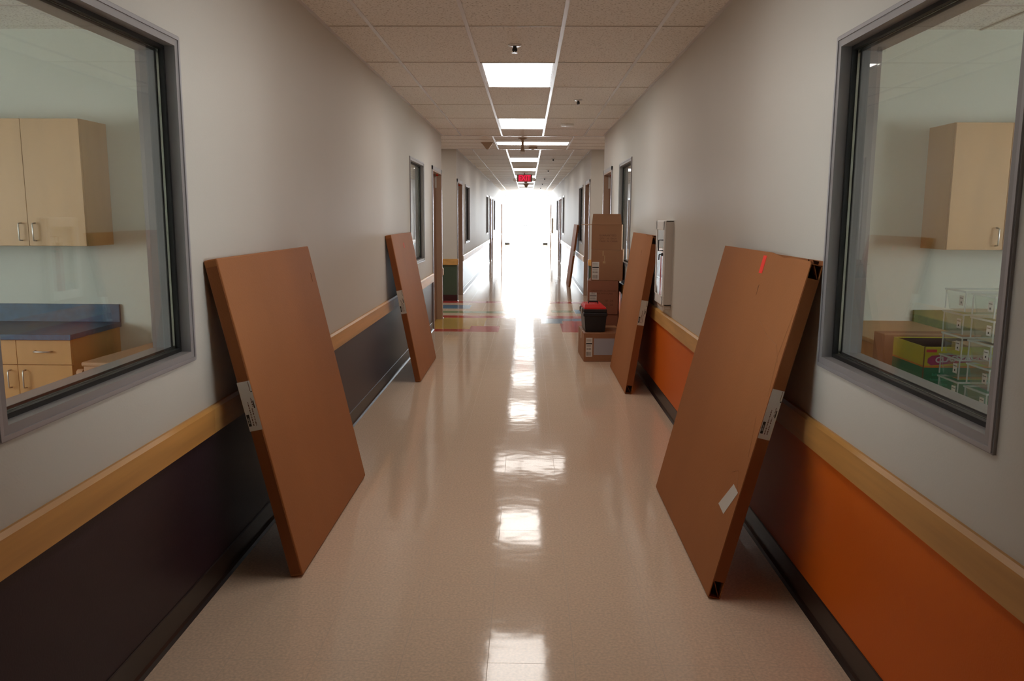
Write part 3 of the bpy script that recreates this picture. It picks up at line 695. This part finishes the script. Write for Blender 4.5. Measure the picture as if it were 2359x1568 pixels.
b = MB(); b.lathe([(.001, 0), (.030, 0), (.031, .01), (.031, .36), (.024, .40), (.010, .42), (.001, .42)], (0, 0, 0), 'ext_red', seg=20); b.build('cylinder', o, smooth=True)
b = MB(); b.box((-.012, -.012, .415), (.012, .05, .45), 'black_metal', bev=.003); b.build('valve', o)

# small distant cabinet
b = MB(); b.box((XR - .075, 36.9, .80), (XR, 37.6, 1.48), 'cream_enamel', bev=.01)
tag(b.build('wall_cabinet'), 'small distant grey cabinet on the far corridor wall near the glazed entrance', 'cabinet')

# paper tags over the doors
def door_tag(x, y, label, side):
    o = empty('paper_tag', (x, y, DZ), label, 'tag', 'paper tags hung from door frames')
    b = MB(); b.box((-.016, -.002, -.22), (.014, .0, -.02), 'paper'); b.build('tag_sheet', o)
    b = MB(); b.box((.006, -.004, -.045), (.036, -.001, -.012), 'sticker_red'); b.build('tape', o)['label'] = 'red tape'
for x, y, s, l in ((XL - .058, 12.10, -1, 'white paper tag hanging in the doorway after the dark purple wainscot'), (XR + .058, 12.10, 1, 'white paper tag hanging in the doorway above the box stack'),
                   (XL - .058, 16.0, -1, 'white paper tag hanging in the first far doorway past the green wainscot'), (XR + .058, 16.0, 1, 'white paper tag hanging in the first far doorway behind the box stack')):
    door_tag(x, y, l, s)

# ---------------------------------------------------------------- classroom furniture
def pull(x, y, z0, z1, parent, name='handle', horiz=False):
    b = MB()
    if not horiz: pts = [(x, y, z1), (x, y - .026, z1 - .002), (x, y - .030, z1 - .012), (x, y - .030, z0 + .012), (x, y - .026, z0 + .002), (x, y, z0)]
    else: pts = [(z0, y, x), (z0 + .002, y - .026, x), (z0 + .012, y - .030, x), (z1 - .012, y - .030, x), (z1 - .002, y - .026, x), (z1, y, x)]
    b.tube(pts, .0045, 'steel'); b.build(name, parent, smooth=True)
def wall_cupboard(x0, x1, splits, yf, yb, z0, z1, label, hz=(1.385, 1.495)):
    o = empty('wall_cupboard', (0, 0, 0), label, 'cabinet', 'maple wall cupboards in the classrooms')
    b = MB(); b.box((x0, yf + .02, z0), (x1, yb, z1), 'cab_wood', bev=.001); b.build('cabinet_body', o)
    edges = [x0] + splits + [x1]
    for i in range(len(edges) - 1):
        d = MB(); d.box((edges[i] + .0015, yf, z0 + .002), (edges[i + 1] - .0015, yf + .019, z1 - .002), 'cab_wood', bev=.001); dd = d.build('door', o)
        hx = edges[i + 1] - .045 if i % 2 == 0 else edges[i] + .045
        pull(hx, yf, hz[0], hz[1], dd)
    return o
YB = 5.468
wall_cupboard(-4.24, -2.80, [-3.885, -3.53, -3.168], 5.13, YB, 1.35, 2.14, 'pale maple two tone wall cupboard above the blue countertop')
wall_cupboard(2.605, 4.08, [2.95, 3.32, 3.70], 5.13, YB, 1.358, 2.132, 'pale maple wall cupboard above the green countertop in the playroom')
def base_cupboard(x0, x1, splits, label, hl, sgn):
    yf = 4.86; z1 = .79
    o = empty('base_cupboard', (0, 0, 0), label, 'cabinet', 'maple base cupboards in the classrooms')
    b = MB(); b.box((x0, yf + .02, .1), (x1, YB, z1), 'cab_wood_low'); b.box((x0, yf + .08, 0), (x1, YB, .1), 'gap_dark'); b.build('cabinet_body', o)
    edges = [x0] + splits + [x1]
    for i in range(len(edges) - 1):
        a, c = edges[i] + .0015, edges[i + 1] - .0015
        d = MB(); d.box((a, yf, .635), (c, yf + .019, z1 - .004), 'cab_wood_low', bev=.001); dd = d.build('drawer', o)
        mx = (a + c) / 2; pull(.718, yf, mx - .05, mx + .05, dd, horiz=True)
        d = MB(); d.box((a, yf, .105), (c, yf + .019, .631), 'cab_wood_low', bev=.001); dd = d.build('door', o)
        hx = c - .045 if i % 2 == 0 else a + .045
        pull(hx, yf, .49, .60, dd)
    return o
base_cupboard(-4.24, -2.80, [-3.885, -3.51, -3.14], 'maple base cupboard with steel pulls under the blue countertop', 0, 0)
base_cupboard(2.605, 4.08, [2.95, 3.32, 3.70], 'maple base cupboard under the green countertop in the playroom', 0, 0)
for x0, x1, m, lb in ((-4.24, -2.785, 'laminate_blue', 'blue laminate countertop with a raised back edge'), (2.59, 4.08, 'laminate_green', 'green laminate countertop with a raised back edge')):
    b = MB(); b.box((x0, 4.835, .791), (x1, YB, .824), m, bev=.002); b.box((x0, YB - .02, .824), (x1, YB, .945), m, bev=.002)
    tag(b.build('countertop'), lb, 'countertop')
# low cabinet in the classroom behind the first window
o = empty('storage_unit', (-2.60, 4.60, 0), 'pale beige low storage cabinet with a rounded top behind the first dark-side window', 'cabinet', rz=math.radians(-5))
b = MB(); b.box((.01, .01, 0), (1.10, .24, .672), 'card_tan', bev=.004); b.build('cabinet_body', o)
b = MB(); b.box((0, 0, .672), (1.11, .82, .700), 'card_tan', bev=.010); b.build('top', o)
b = MB(); b.lathe([(.001, -.02), (.022, -.018), (.024, .0), (.022, .018), (.001, .02)], (-.02, .03, .63), 'card_tan', axis='x', seg=14); b.build('knob', o)
for c in list(o.children):
    pass
# playroom: low cabinet, table, boxes and clear bins
o = empty('low_cabinet', (0, 0, 0), 'blond wooden low cabinet between the green countertop and the cardboard box', 'cabinet')
b = MB(); b.box((1.98, 4.45, 0), (2.57, YB, .845), 'cab_wood_low'); b.build('cabinet_body', o)
b = MB(); b.box((1.965, 4.435, .845), (2.585, YB, .87), 'cab_wood', bev=.004); b.build('top', o)
TZ = .70
o = empty('table', (0, 0, 0), 'pale table under the window holding the clear bins and the green pack', 'table')
b = MB(); b.box((1.40, 2.25, TZ - .03), (2.45, 4.35, TZ), 'cab_wood', bev=.005); b.build('table_top', o)
for x in (1.47, 2.38):
    for y_ in (2.32, 4.28): b = MB(); b.tube([(x, y_, 0), (x, y_, TZ - .03)], .02, 'steel', 12); b.build('leg', o)
o = empty('open_carton', (0, 0, 0), 'tan cardboard box standing behind the yellow and green pack', 'cardboard box')
b = MB(); b.box((1.735, 3.93, TZ + .001), (2.20, 4.05, .995), 'card_box', bev=.003); b.box((1.735, 3.93, .990), (2.20, 3.937, .999), 'card_tan'); b.build('box_body', o)
# yellow and green pack
o = empty('crayon_pack', (1.722, 3.50, TZ), 'yellow and green open pack lettered CLASSPACK beside the clear bins', 'box')
b = MB(); t = .004; pw, pd, ph, ps = .40, .30, .302, .215
def wallp(a, c, z0, z1, m): b.box((a[0], a[1], z0), (c[0], c[1], z1), m)
for (z0, z1, m) in ((.001, ps, 'pack_green'), (ps, ph, 'pack_yellow')):
    wallp((0, 0), (pw, t), z0, z1, m); wallp((0, pd - t), (pw, pd), z0, z1, m); wallp((0, t), (t, pd - t), z0, z1, m); wallp((pw - t, t), (pw, pd - t), z0, z1, m)
b.box((t, t, .10), (pw - t, pd - t, .105), 'card_inside_shade')
b.box((t, t, .10), (t + .002, pd - t, ph - .004), 'paper_grey'); b.box((pw - t - .002, t, .10), (pw - t, pd - t, ph - .004), 'card_inside_shade'); b.box((t, pd - t - .002, .10), (pw - t, pd - t, ph - .004), 'card_inside_shade'); b.box((t, t, .10), (pw - t, t + .002, ph - .004), 'card_inside_shade')  # dark liners carry the shade inside the pack
b.box((.25, .10, .105), (.37, .26, .29), 'card_tan')
b.box((-.0006, 0, ps - .004), (pw, -.0006, ps + .004), 'pack_orange'); b.box((-.0006, 0, ps - .003), (0, pd, ps + .004), 'pack_orange')
b.box((-.001, -.001, 0), (.003, .003, ph), 'scuff'); b.build('box_body', o)
b = MB(); b.box((.008, -.0012, .278), (.053, -.0004, .291), 'pack_red'); b.build('brand_patch', o)
rot = math.radians(5)
bx, bz = Vector((math.cos(rot), 0, math.sin(rot))), Vector((-math.sin(rot), 0, math.cos(rot)))
T = frame3((.150, -.0006, .252), bx, bz, (0, -1, 0))
b = MB(); pts = [(-.120, -.021), (.130, -.019), (.136, .0), (.128, .020), (-.115, .022), (-.133, .010), (-.135, -.008)]; b.prism(pts, 0, .0006, 'pack_magenta', T); b.build('logo_band', o)
T = frame3((.150, -.0016, .252), bx, bz, (0, -1, 0)); text('lettering', 'CLASSPACK', .034, 'pack_white', T, o, depth=.0002, bold=.0012, squash=1.12)
for q, s in enumerate(('Bulk crayons', 'School supplies', 'Easy sorting')): text('lettering', s, .014, 'pack_text', frame3((.075, -.0008, .18 - q * .022), (1, 0, 0), (0, 0, 1), (0, -1, 0)), o, depth=.0002)
# clear bins in two stacks
def bin_proto():
    o = empty('clear_bin', (0, 0, 0), '', 'storage bin')
    w_, d_, h, t = .33, .155, .088, .003
    b = MB()
    b.raw([(.01, .01, .002), (w_ - .01, .01, .002), (w_ - .01, d_ - .01, .002), (.01, d_ - .01, .002), (0, 0, h), (w_, 0, h), (w_, d_, h), (0, d_, h)], [[3, 2, 1, 0], [0, 1, 5, 4], [1, 2, 6, 5], [2, 3, 7, 6], [3, 0, 4, 7]], 'clear_plastic')
    b.build('bin_body', o)
    b = MB(); e = .006
    for a, c in (((-e, -e), (w_ + e, 0)), ((-e, d_), (w_ + e, d_ + e)), ((-e, 0), (0, d_)), ((w_, 0), (w_ + e, d_))): b.box((a[0], a[1], h - .006), (c[0], c[1], h + .001), 'clear_edge')
    for p in ((0, 0), (w_, 0), (0, d_), (w_, d_)): b.tube([(p[0], p[1], .004), (p[0], p[1], h)], .003, 'clear_edge', 6)
    b.build('rim', o)
    b = MB(); b.box((-.0035, .010, .028), (-.0028, .042, .068), 'paper'); l = b.build('price_label', o)
    b = MB(); b.box((-.0042, .022, .036), (-.0036, .030, .044), 'ink'); b.box((-.0042, .014, .056), (-.0036, .038, .060), 'ink_grey'); b.build('print', l)
    return o
bp_ = bin_proto(); first = True
words_ = ['topmost', 'second from the top', 'third from the top', 'fourth from the top', 'fifth from the top', 'lowest']
for si, (bx_, by_, who) in enumerate(((1.785, 3.325, 'farther stack beside the green pack'), (1.780, 3.10, 'nearer stack by the window frame'))):
    for q in range(6):
        z = TZ + .001 + q * .094; lb = 'clear plastic bin, %s of the %s' % (words_[5 - q], who)
        if first: bp_.location = (bx_, by_, z); bp_['label'] = lb; bp_['group'] = 'clear plastic bins stacked on the table'; first = False
        else: copy_thing(bp_, (bx_ + random.uniform(-.003, .003), by_, z), lb, 'clear plastic bins stacked on the table')
# second classroom ceiling lights seen through the farther windows
for sx, lb in ((-1, 'lit ceiling light inside the second classroom behind the dark wainscot wall'), (1, 'lit ceiling light inside the second playroom behind the orange wainscot wall')):
    c = copy_thing(lp, (sx * 3.2, 11.4, ZC), lb, 'ceiling lights')
